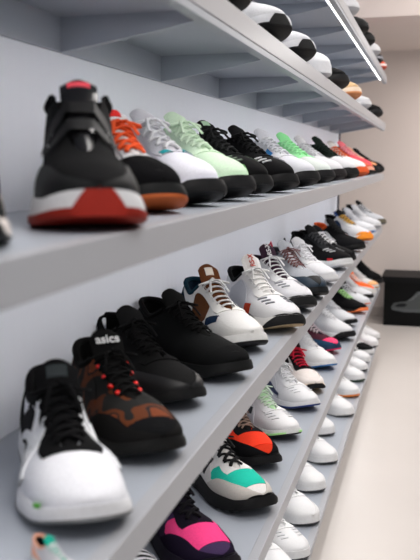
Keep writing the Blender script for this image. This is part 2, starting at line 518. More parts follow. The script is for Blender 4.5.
    if g('hoop'):
        mb = MB(); x = sh.X(.03); z = sh.ht(.03); pts = []
        for k in range(15):
            a = lerp(-.5*PI, .75*PI, k/14)*1.0
            pts.append((x+.004-.030*math.cos(a)*1.0, 0, z-.035+.038*math.sin(a)))
        mb.tube(pts, .0022, 6); mb.build('pull_loop', g('hoop'), root)
    if g('straps'):
        for (t0, u1) in ((.50, .99), (.60, .99)):
            mb = MB()
            rows = []
            for i in range(21):
                w = -1+2*i/20; sd = 1 if w >= 0 else -1; u = 1-abs(w)*.55
                r = []
                for j in range(5):
                    t = t0+.03*(j/4-.5)*2; p = sh.S(t, max(.45, u), sd, .005)
                    if abs(w) < .25:
                        q = sh.S(t, .86, 1, .005).z; p = Vector((sh.X(t), sh.cx(t)+w*(sh.wt(t)+.02)*2.2*.9, max(p.z, sh.ht(t)+.010)))
                    r.append(p)
                rows.append(r)
            mb.grid(rows); mb.build('strap', g('straps'), root)
    if g('vents'):
        mb = MB()
        for sd in (1, -1):
            for k in range(3):
                mb = MB(); bar(sh, mb, .74+.05*k, .55, .77+.05*k, .80, .004, sd, .0022); mb.build('vent', g('vents'), root)
    if g('spot'):
        c, t0, u0, t1, u1, w = g('spot')[:6]
        for sd in g('spot')[6:] or (1, -1):
            mb = MB(); bar(sh, mb, t0, u0, t1, u1, w, sd, .0030); mb.build('side_patch', c, root)
    return root

# ------------------------------------------------------------------ setting
X0 = -SCALE; XW = -.585; YEND = 5.06; Y0 = -.6
def structure(name, mb, m, smooth_=False):
    o = mb.build(name, m, None, smooth_); o['kind'] = 'structure'; return o
def big_mat(name, h, rough, bump=0.0, scale=6, var=.03, stripes=None, spec=.5):
    m = bpy.data.materials.new(name); m.use_nodes = True; nt = m.node_tree; b = nt.nodes['Principled BSDF']
    b.inputs['Roughness'].default_value = rough; b.inputs['Specular IOR Level'].default_value = spec
    tc = nt.nodes.new('ShaderNodeTexCoord'); n = nt.nodes.new('ShaderNodeTexNoise'); n.inputs['Scale'].default_value = scale; n.inputs['Detail'].default_value = 4
    nt.links.new(tc.outputs['Object'], n.inputs['Vector'])
    c = rgb(h); mx = nt.nodes.new('ShaderNodeMix'); mx.data_type = 'RGBA'
    mx.inputs[6].default_value = tuple(x*(1-var) for x in c[:3])+(1,); mx.inputs[7].default_value = tuple(min(1, x*(1+var)) for x in c[:3])+(1,)
    nt.links.new(n.outputs['Fac'], mx.inputs[0]); nt.links.new(mx.outputs[2], b.inputs['Base Color'])
    hgt = n.outputs['Fac']
    if stripes:
        w = nt.nodes.new('ShaderNodeTexWave'); w.bands_direction = 'Y'; w.inputs['Scale'].default_value = stripes
        nt.links.new(tc.outputs['Object'], w.inputs['Vector']); hgt = w.outputs['Fac']
    if bump:
        bp = nt.nodes.new('ShaderNodeBump'); bp.inputs['Strength'].default_value = bump; bp.inputs['Distance'].default_value = .01
        nt.links.new(hgt, bp.inputs['Height']); nt.links.new(bp.outputs['Normal'], b.inputs['Normal'])
    return m
m_floor = big_mat('polished_floor', 'c4beba', .34, .0, 3, .04, spec=.35)
m_wall = big_mat('ribbed_wall', 'eceff8', .6, .04, 6, .01, stripes=10)
m_far = big_mat('beige_wall', 'dcd0ca', .8, 0, 2, .03)
m_ceil = big_mat('white_ceiling', 'e9e4e4', .85, 0, 3, .02)
YF = 6.35
structure('floor', MB().box(-2.5, 2.2, -1.5, YF+.1, -.05, 0), m_floor)
structure('wall_left', MB().box(XW-.03, XW, -1.5, YEND+.03, 0, 2.6), m_wall)
structure('wall_back', MB().box(-2.5, 2.2, YF, YF+.1, 0, 2.6), m_far)
structure('ceiling', MB().box(-2.5, 2.2, -1.5, YF+.1, 2.6, 2.66), m_ceil)
structure('trim_1', MB().box(XW-.04, XW+.012, YEND+.03, YEND+.052, 0, 2.6), mat('5b5c62', 'paint'))
structure('trim_2', MB().box(-2.5, 2.2, 4.86, YF, 1.2+.825, 2.6), m_far).name = 'ceiling_soffit'
structure('baseboard_back', MB().box(-2.5, 2.2, YF-.012, YF, 0, .07), mat('b9aea8', 'paint'))

m_shelf = big_mat('shelf_paint', '9ca2ac', .38, 0, 8, .02)
m_lip = big_mat('shelf_lip_paint', '9fa1a7', .35, 0, 8, .02)
m_led = emis('led_diffuser', 'fff8f0', 4.0)
SHELF = {  # name: (z of top face, z of lip bottom)
 'T0': (CAMZ+.512, CAMZ+.478), 'T1': (CAMZ+.2325, CAMZ+.1985), 'A': (CAMZ-.071, CAMZ-.108),
 'B': (CAMZ-.394, CAMZ-.432), 'C': (CAMZ-.761, CAMZ-.795), 'D': (CAMZ-1.104, CAMZ-1.126)}
names = {'T0': 'topmost grey display shelf with white light strip, under the ceiling', 'T1': 'grey shelf second from the top, tapered brackets under it',
 'A': 'grey shelf third from the top, carrying black and red high sneaker', 'B': 'grey shelf fourth from the top, carrying black and brown camouflage sneaker',
 'C': 'grey shelf second from the bottom, carrying teal and grey sneaker', 'D': 'lowest grey shelf just above the floor, carrying plain white sneakers'}
def make_shelf(k):
    zt, zl = SHELF[k]
    r = empty('display_shelf', (X0, Y0, zt), 0, names[k], 'shelf', 'grey display shelves on the wall')
    Ln = YEND-Y0; W = X0-XW
    mb = MB().box(-W, -.019, 0, Ln, -.006, 0); mb.build('shelf_board', m_shelf, r, False)
    # folded front lip with a trim groove
    d = zl-zt
    mb = MB().box(-.020, 0, 0, Ln, d, .0005); o = mb.build('front_lip', m_lip, r, False)
    bv = o.modifiers.new('b', 'BEVEL'); bv.width = .0012; bv.segments = 2
    if k in ('T0', 'T1'): MB().box(-.019, -.001, 0, Ln, d-.011, d-.001).build('lip_channel', m_shelf, r, False)
    # LED profile behind the lip
    MB().box(-.038, -.021, 0, Ln, d+.014, -.006).build('light_channel', m_shelf, r, False)
    if k != 'D': MB().box(-.036, -.023, .02, Ln-.02, d+.010, d+.0138).build('light_strip', m_led, r, False)
    MB().box(-.042, -.038, 0, Ln, d+.007, -.006).build('light_shield', m_shelf, r, False)  # unseen flange, added to keep the tilted LED light off the upper wall
    # rear rail and tapered brackets
    zb = -.060 if k in ('T0', 'T1') else -.060
    MB().box(-W, -W+.006, 0, Ln, zb, -.006).build('rear_rail', m_shelf, r, False)
    sp = .487
    y = on_x(158, 47, XW)-Y0
    ys = [y+sp*i for i in range(-3, 12) if 0 < y+sp*i < Ln-.05]+[Ln-.016]
    for yy in ys:
        mb = MB().prism([(-W+.006, -.006), (-W+.006, zb), (-W*.42, -.034), (-.050, -.020), (-.050, -.006)], 1, yy, yy+.014)
        mb.build('bracket', m_shelf, r, False)
    # light
    if k == 'D': return r
    L = bpy.data.lights.new('shelf_led', 'AREA'); L.shape = 'RECTANGLE'; L.size = .012; L.size_y = Ln-.04; L.energy = LED_W; L.color = (1, .97, .95)
    lo = bpy.data.objects.new('shelf_led', L); COL.objects.link(lo); lo.location = (X0-.0295, Y0+Ln/2, zl+.008); lo.rotation_euler = (0, math.radians(32), 0)
    return r
LED_W = 3.9
for k in SHELF: make_shelf(k)

# ceiling lights over the aisle
def panel(x, y, lab):
    r = empty('ceiling_light', (x, y, 2.6), 0, lab, 'light', 'ceiling lights over the aisle')
    MB().box(-.3, .3, -.6, .6, -.03, -.001).build('housing', mat('e8e8e8', 'paint'), r, False)
    MB().box(-.28, .28, -.58, .58, -.034, -.030).build('diffuser', emis('panel_diffuser', 'fffaf4', 4), r, False)
    L = bpy.data.lights.new('ceiling_light', 'AREA'); L.shape = 'RECTANGLE'; L.size = .56; L.size_y = 1.16; L.energy = 11; L.color = (1, .96, .92)
    o = bpy.data.objects.new('ceiling_lamp', L); COL.objects.link(o); o.location = (x, y, 2.56)
panel(.55, .2, 'bright ceiling light panel above the near end of the aisle')
panel(.55, 2.2, 'bright ceiling light panel above the middle of the aisle')
panel(.55, 4.1, 'bright ceiling light panel above the far end of the aisle')
r = empty('ceiling_light', (.6, 5.6, CAMZ+.825), 0, 'small added fill light panel under the lowered ceiling, brightening the beige wall', 'light', 'ceiling lights over the aisle')  # fill panel added out of view to brighten the far wall
MB().box(-.2, .2, -.2, .2, -.02, -.001).build('housing', mat('e8e8e8', 'paint'), r, False)
MB().box(-.18, .18, -.18, .18, -.024, -.020).build('diffuser', emis('spot_diffuser', 'fffaf4', 4), r, False)
L = bpy.data.lights.new('soffit_fill', 'AREA'); L.shape = 'SQUARE'; L.size = .36; L.energy = 15; L.color = (1, .96, .93)
o = bpy.data.objects.new('soffit_fill_lamp', L); COL.objects.link(o); o.location = (.6, 5.6, CAMZ+.79)
wd = bpy.data.worlds.new('w'); SC.world = wd; wd.use_nodes = True
wd.node_tree.nodes['Background'].inputs[0].default_value = (.97, .98, 1, 1); wd.node_tree.nodes['Background'].inputs[1].default_value = .27

# black box by the far wall with a printed grey sneaker on its front
bx0 = on_z(383, 325, 0); yb = bx0[1]; xb = bx0[0]
bh = .368
box = empty('storage_box', (xb, yb, 0), 0, 'large black box with grey sneaker picture standing by the beige wall', 'box')
MB().box(0, .60, 0, .36, 0, bh-.03).build('box_body', mat('0f1011', 'print'), box, False)
MB().box(-.018, .618, -.018, .378, bh-.045, bh).build('lid', mat('141517', 'print'), box, False)
def decal(pts, name, m, y):
    mb = MB(); mb.fan([(p[0], y, p[1]) for p in pts]); mb.fan([(p[0], -.0002, p[1]) for p in pts], True); return mb.build(name, m, box, False)
sil = [(.06,.12),(.055,.145),(.075,.17),(.12,.18),(.16,.185),(.20,.215),(.235,.26),(.25,.262),(.28,.235),(.33,.215),(.40,.21),(.44,.235),(.46,.225),(.465,.17),(.46,.12),(.40,.11),(.15,.105)]
decal(sil, 'printed_sneaker', mat('4c4f50', 'print'), -.0012)
decal([(.065,.118),(.06,.132),(.15,.128),(.40,.132),(.462,.14),(.46,.12),(.40,.111),(.15,.106)], 'printed_sole', mat('565a5c', 'print'), -.0018)
for k in range(4):
    a, b = .175+.022*k, .195+.020*k
    decal([(a, b), (a+.008, b-.004), (a+.045, b+.012), (a+.038, b+.017)], 'printed_lace', mat('6a6e70', 'print'), -.0018)
decal([(.08,.150),(.11,.168),(.15,.172),(.17,.160),(.15,.145),(.10,.140)], 'printed_toe', mat('24272a', 'print'), -.0018)

# ------------------------------------------------------------------ the shoes
def place(shelf, u, v, psi, label, group=None, xt=None, **spec):
    """the toe of the sneaker is over the point seen at (u, v)"""
    z = SHELF[shelf][0]
    sc = spec.get('sc', 1.05)
    if shelf in 'BCD' and not spec.get('xy'): v += (v-162)*.014
    if spec.get('xy'): x, y = u, v
    elif xt is not None: x = xt; y = on_x(u, v, xt)
    else: x, y = on_z(u, v, z+.008)
    YM = 4.99
    if y > YM:                      # keep it on the shelf
        x, y = x*YM/y, YM
    if 'y' in spec: x, y = x*spec['y']/y, spec['y']
    x = min(x, X0-.004)
    a = math.radians(psi); L = spec.get('L', .285)*sc
    d = (math.cos(a), -math.sin(a))
    cx, cy = x-d[0]*(L*.5+.004), y-d[1]*(L*.5+.004)
    if shelf not in DBG: DBG[shelf] = []
    DBG[shelf].append((u, round(x, 3), round(y, 3)))
    o = make_shoe((cx, cy, z+.0006), -a, label, spec, group)
    o.scale = (sc, sc, sc)
    return o
DBG = {}
WH = 'e2e2e5:leather'; WK = 'dddde2'; BK = '141416'; BR = '17171a:rubber'; WR = 'e9e9ea:rubber'
SA, SB, SCg, SD = 'sneakers on the third shelf', 'sneakers on the fourth shelf', 'sneakers on the fifth shelf', 'sneakers on the lowest shelf'
S0, S1 = 'sneakers on the topmost shelf', 'sneakers on the second shelf'
CAMO = ramp_mat('camouflage', [(0, '131312'), (.42, '54280f'), (.52, '1a1312'), (.57, '6a3216'), (.68, '17110f')], 20)
ZEBRA = ramp_mat('zebra_print', [(0, '101012'), (.5, 'd8d8dc')], 26, .6, True, 6)
# --- shelf B (fourth)
place('B', -.306, .642, 30, 'tiny white child sneaker with teal tongue and peach collar, at the bottom edge', SB, xy=True, sc=.24, up=WK, ton='1f9a86', tongue_up=.03, lin='141416', col='e2a489', heel='e2a489', lace=WH, det=1)
place('B', 80, 533, 58, 'white running sneaker with black throat and dark crossed side stripes', SB, style='runner', wk=1.06, sc=1.08, up='d3d4da', lin='121214', ton='151517', lace='101012', nl=7, lr=.0038,
      quarter='18181a', stay='121214', cross='eceef2:leather', mid='dfe0e4:rubber', out='6c6e70:rubber', heel='1a1b1c', tlabel=('33383a', (.82, .93, .5)), spot=('5fae45:rubber', .86, .02, .90, .04, .010, -1))
place('B', 154, 460, 50, 'black and brown camouflage sneaker with red lace loops', SB, style='runner', wk=1.02, up=CAMO, lin='101010', ton='131313', lace='121212', loops='e0241c:gloss', mid='161616:rubber', out='0f0f10:rubber',
      cap='17181a:suede', capt=.90, mud='1b1a1a', mudu=.45, text=('asics', .019, 'f0f0f0:gloss', .86, False), quarter=CAMO, vamp=CAMO, tongue_up=.034)
place('B', 184, 406, 44, 'black sneaker with thin laces, behind the camouflage sneaker', SB, up='161617', lin='0d0d0e', ton='1a1a1b', lace='0f0f10', mid='161617:rubber', out='101011:rubber', mud='1d1d1f:leather', stay='111112', quarter='1a1a1c', flash='242427')
place('B', 235, 378, 40, 'all black knit sneaker with thick sole, beside white and brown sneaker', SB, L=.295, style='trail', up='141516', lin='0c0c0d', ton='131414', lace='0e0e0f', mid='18191a:rubber', out='0f0f10:rubber', cap='191a1b:suede', capt=.90, heel='171819')
place('B', 246, 350, 52, 'white sneaker with brown suede saddle and navy heel', SB, style='chunky', up='e4e3e2:leather', lin='1b2a3a', col='16323f', ton='5c3620:suede', lace='ecebea:lace', nl=6, lx=False, lr=.0036, quarter='e8e7e5:leather', stay='dcdad6:leather', heel='17303f:suede',
      mid='e5e4e2:rubber', out='1d1d1f:rubber', spot=('1c2c44:suede', .68, .25, .78, .50, .016), saddle='5d3a24:suede', mud='e2e1df:leather', mudu=.4, tlabel=('d8cfc4:leather', (.82, .93, .40)), tongue_up=.040)
place('B', 285, 330, 54, 'white and grey chunky sneaker with red side patch and black toe', SB, style='chunky', up='cfcfd3', lin='141416', ton='d4d2d0', lace='f0efee:lace', lx=False, stay='e6e5e4:leather', mud='e4e4e6:leather', mudu=.5, quarter='b4b6bd', vents='75777c',
      mid='e2e1df:rubber', out='b09a78:rubber', bumper='19191b:rubber', bt=.90, spot=('a83b26:suede', .60, .12, .72, .16, .026), tlabel=('e4dedb:leather', (.76, .97, .62)), text=('RS-X', .017, 'b23c2c:gloss', .87, True), tongue_up=.040)
place('B', 299, 310, 54, 'white sneaker with dark plum tongue bearing white letters', SB, style='chunky', up='dddde1', lin='2a1c26', ton='33222e', lace='efeff0:lace', lx=False, stay='e7e7e8:leather', mud='cdcdd2:leather', quarter='b9bbc3', vents='8b8d92', mid='e4e4e4:rubber', out='3a3a3c:rubber', bumper='19191b:rubber',
      text=('RS-X', .018, 'e8e4e6:gloss', .87, True), tongue_up=.040)
place('B', 315, 297, 54, 'grey hiking sneaker with navy front, rope laces and black toe', SB, style='trail', hk=1.1, up='9b9ea4', lin='3a3c42', ton='a7aab0', lace='6d4a4a:lace', lr=.0022, nl=7, mud='22303e:leather', mudu=.75, mudt=.46, cap='14161a:rubber', capt=.90, mid='1b1d20:rubber', out='111214:rubber', tab='d2405a', heel='6f737a', quarter='8c9098', det=2)
place('B', 327, 283, 53, 'plain white sneaker with grey laces, beside grey hiking sneaker', SB, up='e6e6ea', lin='4a4b50', ton='e0e0e4', lace='d4d4d8:lace', mid='e6e6e8:rubber', out='c4c4c8:rubber', quarter='dcdce2', stay='eeeef0:leather', tab='1b1b1d')
place('B', 345, 268, 44, 'black mesh sneaker with white sole tip and small red mark', SB, style='chunky', up='151517', lin='0d0d0f', ton='18181a', lace='3c3d40:lace', mid='c9cacc:rubber', out='d7d7d9:rubber', quarter='202124', stay='2c2d30', mud='1c1c1f', spot=('c2242c:gloss', .86, .10, .92, .12, .010), vents='b8b9bc', det=1)
place('B', 350, 262, 44, 'black sneaker with white side stripes, upper middle of fourth shelf', SB, up='131315', lin='0d0d0f', ton='161618', lace='e8e8ea:lace', mid='19191b:rubber', out='101012:rubber', stripes='e6e6e8:leather', mud='1a1a1c', det=1)
place('B', 360, 250, 44, 'black low sneaker with orange lining, far part of fourth shelf', SB, up='171719', lin='d45a28', ton='1a1a1c', lace='202022:lace', mid='1b1b1d:rubber', out='141416:rubber', mud='202023', swoosh='cfcfd2:leather', det=1)
place('B', 366, 241, 44, 'white sneaker with orange toe and black gold-trimmed tongue', SB, style='chunky', up='e0e0e4', lin='18181a', ton='1a1a1c', lace='c89a4a:lace', mid='e6e6e8:rubber', out='dd7a1e:rubber', bumper='f0902a:rubber', bt=.86, bu=.75, quarter='22324e', stay='e8e8ea:leather', det=1)
place('B', 371, 235, 44, 'white and blue sneaker behind the orange-toed sneaker', SB, y=4.4, up='e2e3e8', lin='25407a', ton='d8d9e0', lace='e6e6ea:lace', mid='e8e8ea:rubber', out='5b7fb8:rubber', stripes='26447e:leather', det=1)
place('B', 377, 228, 44, 'white sneaker with grey panels, last but one on fourth shelf', SB, y=4.76, up='e2e2e6', lin='2a2a2e', ton='dcdce0', lace='e8e8ea:lace', mid='e6e6e8:rubber', out='a8a8ac:rubber', quarter='b6b7bd', spot=('1c1c1e', .4, .7, .6, .3, .014), det=1)
place('B', 381, 222.5, 42, 'grey and black sneaker at the far end of fourth shelf', SB, y=4.985, style='chunky', up='b4b6bc', lin='141416', ton='1b1b1d', lace='d8d8dc:lace', mid='d0d1d4:rubber', out='3a3a3e:rubber', quarter='26272a', bumper='5b5648:rubber', det=1)
# --- shelf A (third)
XA = -.375
place('A', -.365, .525, 64, 'black and white sneaker cut off by the left edge', SA, xy=True, sc=.94, up='161618', lin='0e0e10', ton='161618', lace='1a1a1c', mid='e4dcd8:rubber', out='1d1d1f:rubber', bumper='16181a:rubber', bu=.3)
place('A', 86, 226, 64, 'black high-top sneaker with red toe wrap and white sole', SA, style='high', sc=.97, L=.29, wk=1.0, up='121214', lin='0c0c0e', col='101012', ton='141416:gloss', lace=None, mid='dcdde0:rubber', out='801c10:rubber', bumper='8e2014:rubber', bt=.984, bu=.62,
      straps='141416:rubber', hoop='55585c:lace', mud='1a1b1d:rubber', mudu=.5, tlabel=('d84a58:gloss', (.84, .92, .62)), spot=('d0d2d4:gloss', .46, .62, .485, .62, .010), wrap=('801c10:rubber', .0, .36, .60, .99), tongue_up=.022)
place('A', 155, 210, 51, 'black sneaker with white front panel and orange throat, beside red-toed high-top', SA, y=1.008, sc=.95, style='chunky', hk=1.08, up='d9d9dc', lin='101012', ton='e4e2e2', lace='e4582c:lace', lr=.0045, nl=5, cap='141416:suede', capt=.74, mud='161618:suede', mudt=.48, mudu=.9, quarter='1a1b1d', heel='18181a',
      mid='1a1b1c:rubber', out='b0582c:rubber', tab='e02a28', tlabel=('d92c28:gloss', (.86, .98, .5)), flash='c9ccc8:leather')
place('A', 201, 204.5, 42, 'lavender white running sneaker with teal lace tip and black toe', SA, y=1.2, sc=1.0, style='chunky', hk=1.12, up='d4d4de', lin='c6c7d0', ton='d8d8e0', lace='f0f0f4:lace', lr=.0042, nl=5, mid='cfcfd9:rubber', out='18181a:rubber', bumper='1a1a1c:rubber', bt=.88, bu=.0, spot=('1f9aa0:gloss', .70, .80, .74, .78, .014), stay='dedee6', quarter='c9cad6')
place('A', 233, 198, 42, 'pale mint green running sneaker with black toe', SA, style='chunky', hk=1.1, up='c4dcc2', lin='b4ccb2', ton='c9e0c6', lace='d4e8d0:lace', lr=.0040, nl=6, mid='d4e2d4:rubber', out='161618:rubber', bumper='17171a:rubber', bt=.88, bu=.0, quarter='b6d4b4', stay='cde3ca', spot=('9be08f', .80, .25, .90, .30, .02))
place('A', 256, 194, 42, 'all black running sneaker beside the pale mint one', SA, y=1.6, sc=1.0, style='chunky', hk=1.12, up='141416', lin='0d0d0f', ton='1a1b1c', lace='2a2b2c:lace', lr=.0042, mid='141416:rubber', out='0f0f11:rubber', stay='1b1c1d', tlabel=('b8d8b8:gloss', (.86, .95, .4)), wrap=('b9c4b4:rubber', .93, .99, .45, .90), vents='6c7a6c')
place('A', 284, 191, 42, 'black running sneaker with white midsole wedge', SA, y=1.8, sc=1.0, style='chunky', hk=1.10, up='131315', lin='0d0d0f', ton='161618', lace='1c1c1e:lace', lr=.0040, mid='161618:rubber', out='101012:rubber', wrap=('dfe0e2:rubber', .30, .78, .55, .93), vents='c8c9cc', stay='1a1a1c')
place('A', 306, 186, 42, 'white running sneaker with blue accents and black toe', SA, style='chunky', hk=1.08, up='dcdde4', lin='d0d1d8', ton='dedfe6', lace='eef0f4:lace', mid='dadbe2:rubber', out='17171a:rubber', bumper='17171a:rubber', bt=.87, bu=.1, spot=('2c78b8:gloss', .52, .80, .62, .72, .012), stay='e4e5ea', det=1)
place('A', 323, 183, 42, 'white running sneaker with bright mint throat and black toe', SA, style='chunky', hk=1.08, up='dde4e0', lin='18241c', ton='8fe29a', lace='a8ecb0:lace', mid='dfe2e2:rubber', out='17171a:rubber', bumper='17171a:rubber', bt=.86, bu=.1, stay='9be6a4', quarter='a4e8ae', det=1)
place('A', 336, 180.5, 42, 'white running sneaker with red heel marks, beside the mint throat one', SA, style='chunky', hk=1.08, up='e0dfe4', lin='d8d6da', ton='e2e0e4', lace='ececf0:lace', mid='e0dfe2:rubber', out='2a2224:rubber', bumper='242022:rubber', bt=.90, bu=.0, spot=('c8443c:gloss', .50, .30, .60, .40, .010), det=1)
place('A', 350, 178.5, 42, 'white sneaker with broad dark green collar and black toe', SA, style='chunky', hk=1.15, up='e2e2e6', lin='18241e', col='16221c', ton='1a2820', lace='22302a:lace', stay='18241e', quarter='e6e6ea', mid='e4e4e6:rubber', out='17171a:rubber', bumper='17171a:rubber', bt=.86, bu=.2, cr=.009, det=1)
place('A', 361, 176.3, 42, 'white and orange sneaker, far part of third shelf', SA, style='chunky', hk=1.1, up='dcd6d4', lin='d8602c', ton='e2dcd8', lace='d8602c:lace', mid='e4e0de:rubber', out='d8602c:rubber', stripes='d8602c:leather', bumper='d8582a:rubber', det=1)
place('A', 368, 174.9, 42, 'coral pink sneaker between orange and black sneakers', SA, style='chunky', hk=1.18, up='d8505c', lin='8c2c38', ton='e0707a', lace='e89aa0:lace', mid='e0a088:rubber', out='1c1c1e:rubber', mud='d86850', det=1)
place('A', 374, 173.8, 42, 'orange tan sneaker with black toe near far end of third shelf', SA, style='chunky', up='d89a70', lin='7c5038', ton='dca888', lace='e8c8b0:lace', mid='1d1d1f:rubber', out='17171a:rubber', mud='1f1f22', det=1)
place('A', 379, 172.8, 42, 'black sneaker at the far end of third shelf', SA, style='chunky', up='171719', lin='101012', ton='1a1a1c', lace='2a2a2c:lace', mid='19191b:rubber', out='101012:rubber', det=1)
# --- shelf C (fifth)
place('C', 148, 604, 48, 'black and white zebra patterned sneaker, under the shelf edge', SCg, up=ZEBRA, lin='121214', ton=ZEBRA, lace='141416', mid='1c1c1e:rubber', out='141416:rubber', mud='d8d8dc')
place('C', 216, 575, 48, 'dark purple sneaker with bright pink toe panel', SCg, style='chunky', L=.29, up='3a2a4a', lin='18141e', ton='1c1824', lace='141218:lace', nl=5, lr=.0045, vamp='e0407c:suede', mud='241c30:suede', mudu=.45, quarter='2c2238', stay='1c1624', mid='1f1a2a:rubber', out='141218:rubber', bumper='1a171f:rubber')
place('C', 258, 511, 46, 'grey and white sneaker with teal toe and black sole', SCg, style='chunky', L=.29, up='d2d0ce', lin='2a2a2c', ton='c4c2c0', lace='1a1a1c:lace', lr=.0042, nl=5, vamp='1fae98', mud='b9b4ae:suede', mudu=.62, stay='e4e2e0:leather', quarter='cfccc8:leather', letterN='161618:leather', mid='1b1b1d:rubber', vo=.15, lug=.004, out='121214:rubber', bumper='161618:rubber', bt=.92, bu=.45)
place('C', 263, 467, 54, 'red and black trail sneaker with patterned rope laces', SCg, style='trail', sc=1.13, up='c23018', lin='141416', ton='1a1a1c', lace='8a7468:lace', lr=.0026, nl=7, mud='161618:suede', mudu=.62, quarter='171719', stay='1a1a1c', vamp='e23a22', mid='161618:rubber', out='101012:rubber', bumper='141416:rubber', lug=.005, spot=('d8d8da:leather', .46, .50, .48, .42, .010), heel='b8301c')
place('C', 288, 437, 52, 'white sneaker with mint green laces and black-tipped pale sole', SCg, up='e6e6e8:leather', lin='1c2430', ton='b4dcae', lace='dff0dc:lace', stay='ececee:leather', quarter='dedfe2:leather', mid='e4e6e4:rubber', out='1b1c1b:rubber', wrap=('a5dc8c:rubber', .30, .55, .70, .99), vents='c8c9cc', spot=('1c2430:leather', .44, .30, .52, .40, .016))
place('C', 309, 408, 50, 'white sneaker with navy blue sole and navy flash', SCg, up='e6e6e9:leather', lin='1c2a48', ton='e2e2e6', lace='eeeeF0:lace', stay='ededef:leather', mid='e6e6e8:rubber', out='22336a:rubber', vo=.30, flash='1d2c50:leather', vents='cccdd0', quarter='e0e0e4:leather')
place('C', 312, 390, 62, 'pale pink speckled sneaker with thick red laces', SCg, up='d8cfcb', lin='141416', ton='2a1a1c', lace='b81e34:lace', lr=.0044, nl=6, lx=False, stay='1b1b1d', quarter='221c1e', mid='dcc9b4:rubber', out='c89a50:rubber', bumper='17171a:rubber', bu=.0, bt=.95, mud='e2dad6', heel='1b1b1d')
place('C', 328, 367, 50, 'white sneaker with blue and green sole', SCg, up='e8e8ea:leather', lin='1c1c20', ton='e4e4e8', lace='efeff1:lace', mid='e8e8ea:rubber', out='1d5f9a:rubber', vo=.28, stay='eeeef0:leather', wrap=('3d9a62:rubber', .02, .16, .2, .8), det=1)
place('C', 334, 351, 44, 'maroon and navy sneaker with hot pink toe', SCg, up='4a2430', lin='1a1418', ton='2a2430', lace='c8b8bc:lace', mid='1e3048:rubber', out='e0285a:rubber', cap='e83064:rubber', capt=.86, quarter='22384e', mud='24405a', det=1)
place('C', 347, 338, 44, 'white sneaker with black toe bumper, beside the pink-toed one', SCg, style='chunky', up='e6e6e9', lin='2a2a2e', ton='e2e2e6', lace='eeeef0:lace', mid='e6e6e8:rubber', out='17171a:rubber', bumper='17171a:rubber', bt=.84, bu=.1, det=1)
place('C', 351, 324, 44, 'white sneaker with grey collar and black sole tip, mid fifth shelf', SCg, up='dfe0e4', lin='3a3b40', ton='dadbe0', lace='e8e8ec:lace', mid='e2e2e6:rubber', out='1d1d20:rubber', bumper='1b1b1e:rubber', bt=.85, bu=.2, flash='e07a50', det=1)
place('C', 363, 313, 42, 'black sneaker with lime green laces and orange sole', SCg, y=4.02, sc=.97, up='171719', lin='101012', ton='1a1c1a', lace='a8d890:lace', mid='1b1b1d:rubber', out='e2703a:rubber', vo=.32, bumper='e87a48:rubber', bu=.0, det=1)
place('C', 366, 305, 42, 'black and white sneaker with orange heel, far fifth shelf', SCg, y=4.22, sc=.97, up='cfd0d4', lin='1a1a1c', ton='1c1c1e', lace='e0e0e4:lace', quarter='1c1c1e', mid='e4e4e6:rubber', out='d8602c:rubber', heel='e0602c', det=1)
place('C', 369, 297, 42, 'white sneaker with black toe and black sole line, far fifth shelf', SCg, y=4.42, sc=.97, up='dedfe3', lin='1a1a1c', ton='d9dade', lace='e4e4e8:lace', mid='e2e2e4:rubber', out='19191b:rubber', bumper='19191b:rubber', bt=.85, bu=.4, flash='1a1a1c', det=1)
place('C', 372, 290, 42, 'bright orange and white sneaker, far fifth shelf', SCg, y=4.61, sc=.97, up='e8602a', lin='b84a20', ton='e87a48', lace='f0e4de:lace', mid='e6e4e2:rubber', out='d8d4d0:rubber', mud='e6e2e0', det=1)
place('C', 375, 286.5, 42, 'white sneaker with tan toe, beside last black sneaker', SCg, y=4.8, sc=.97, up='dddcdc', lin='4a4a4e', ton='d9d8d8', lace='e6e6e8:lace', mid='e4e2e0:rubber', out='c89a68:rubber', cap='dba878:suede', capt=.88, det=1)
place('C', 379, 282, 40, 'black sneaker at the far end of fifth shelf', SCg, y=4.985, sc=.97, style='chunky', hk=1.2, up='141517', lin='0e0e10', ton='18181a', lace='232426:lace', mid='16171a:rubber', out='101012:rubber', det=1)
# --- shelf D (lowest)
DW = dict(style='court', up='ececee:leather', lin='b8babe', ton='e8e8ea:leather', lace='f2f2f3:lace', stay='f0f0f1:leather', mid='eeeeef:rubber', out='3a3a3d:rubber', vo=.12, quarter='e6e6e8:leather', det=2)
def white(u, v, label, **k):
    d = dict(DW); d.update(k); psi = d.pop('psi', 50); place('D', u, v, psi, label, SD, **d)
white(284, 580, 'white leather sneaker, nearest on the lowest shelf')
white(298, 556, 'white leather sneaker with stitched toe, second nearest on the lowest shelf', vents='c4c5c8')
white(309, 521, 'white leather sneaker with rounded toe seam, third nearest on lowest shelf', mud='f0f0f1:leather')
white(316, 488, 'white leather sneaker with thick sole, fourth nearest on lowest shelf', cap='f0f0f1:leather')
white(329, 460, 'white low sneaker with wide rubber sole, fifth nearest on lowest shelf')
white(327, 432, 'small white sneaker set back from the edge of lowest shelf', L=.265)
white(347, 413, 'white leather sneaker with pale grey side, beside orange-soled one', quarter='d2d3d6:leather')
white(353, 394, 'white sneaker with orange gum sole', out='d87a32:rubber', vo=.34, swoosh='c9cacc:leather')
white(360.5, 379, 'white sneaker with dark green sole', y=3.98, psi=42, sc=.97, out='22402c:rubber', vo=.30, det=1)
white(363.5, 371, 'white sneaker with black sole, beside the dark green soled one', y=4.18, psi=42, sc=.97, out='19191b:rubber', vo=.30, det=1)
white(366.5, 361, 'white sneaker with broad black side panel on lowest shelf', y=4.38, psi=42, sc=.97, quarter='17171a:leather', stay='17171a', out='c9c9cb:rubber', det=1)
white(369.5, 352, 'black sneaker with red side and white sole on lowest shelf', y=4.58, psi=42, sc=.97, up='1a1a1c', quarter='d83a28', out='d8d8da:rubber', det=1)
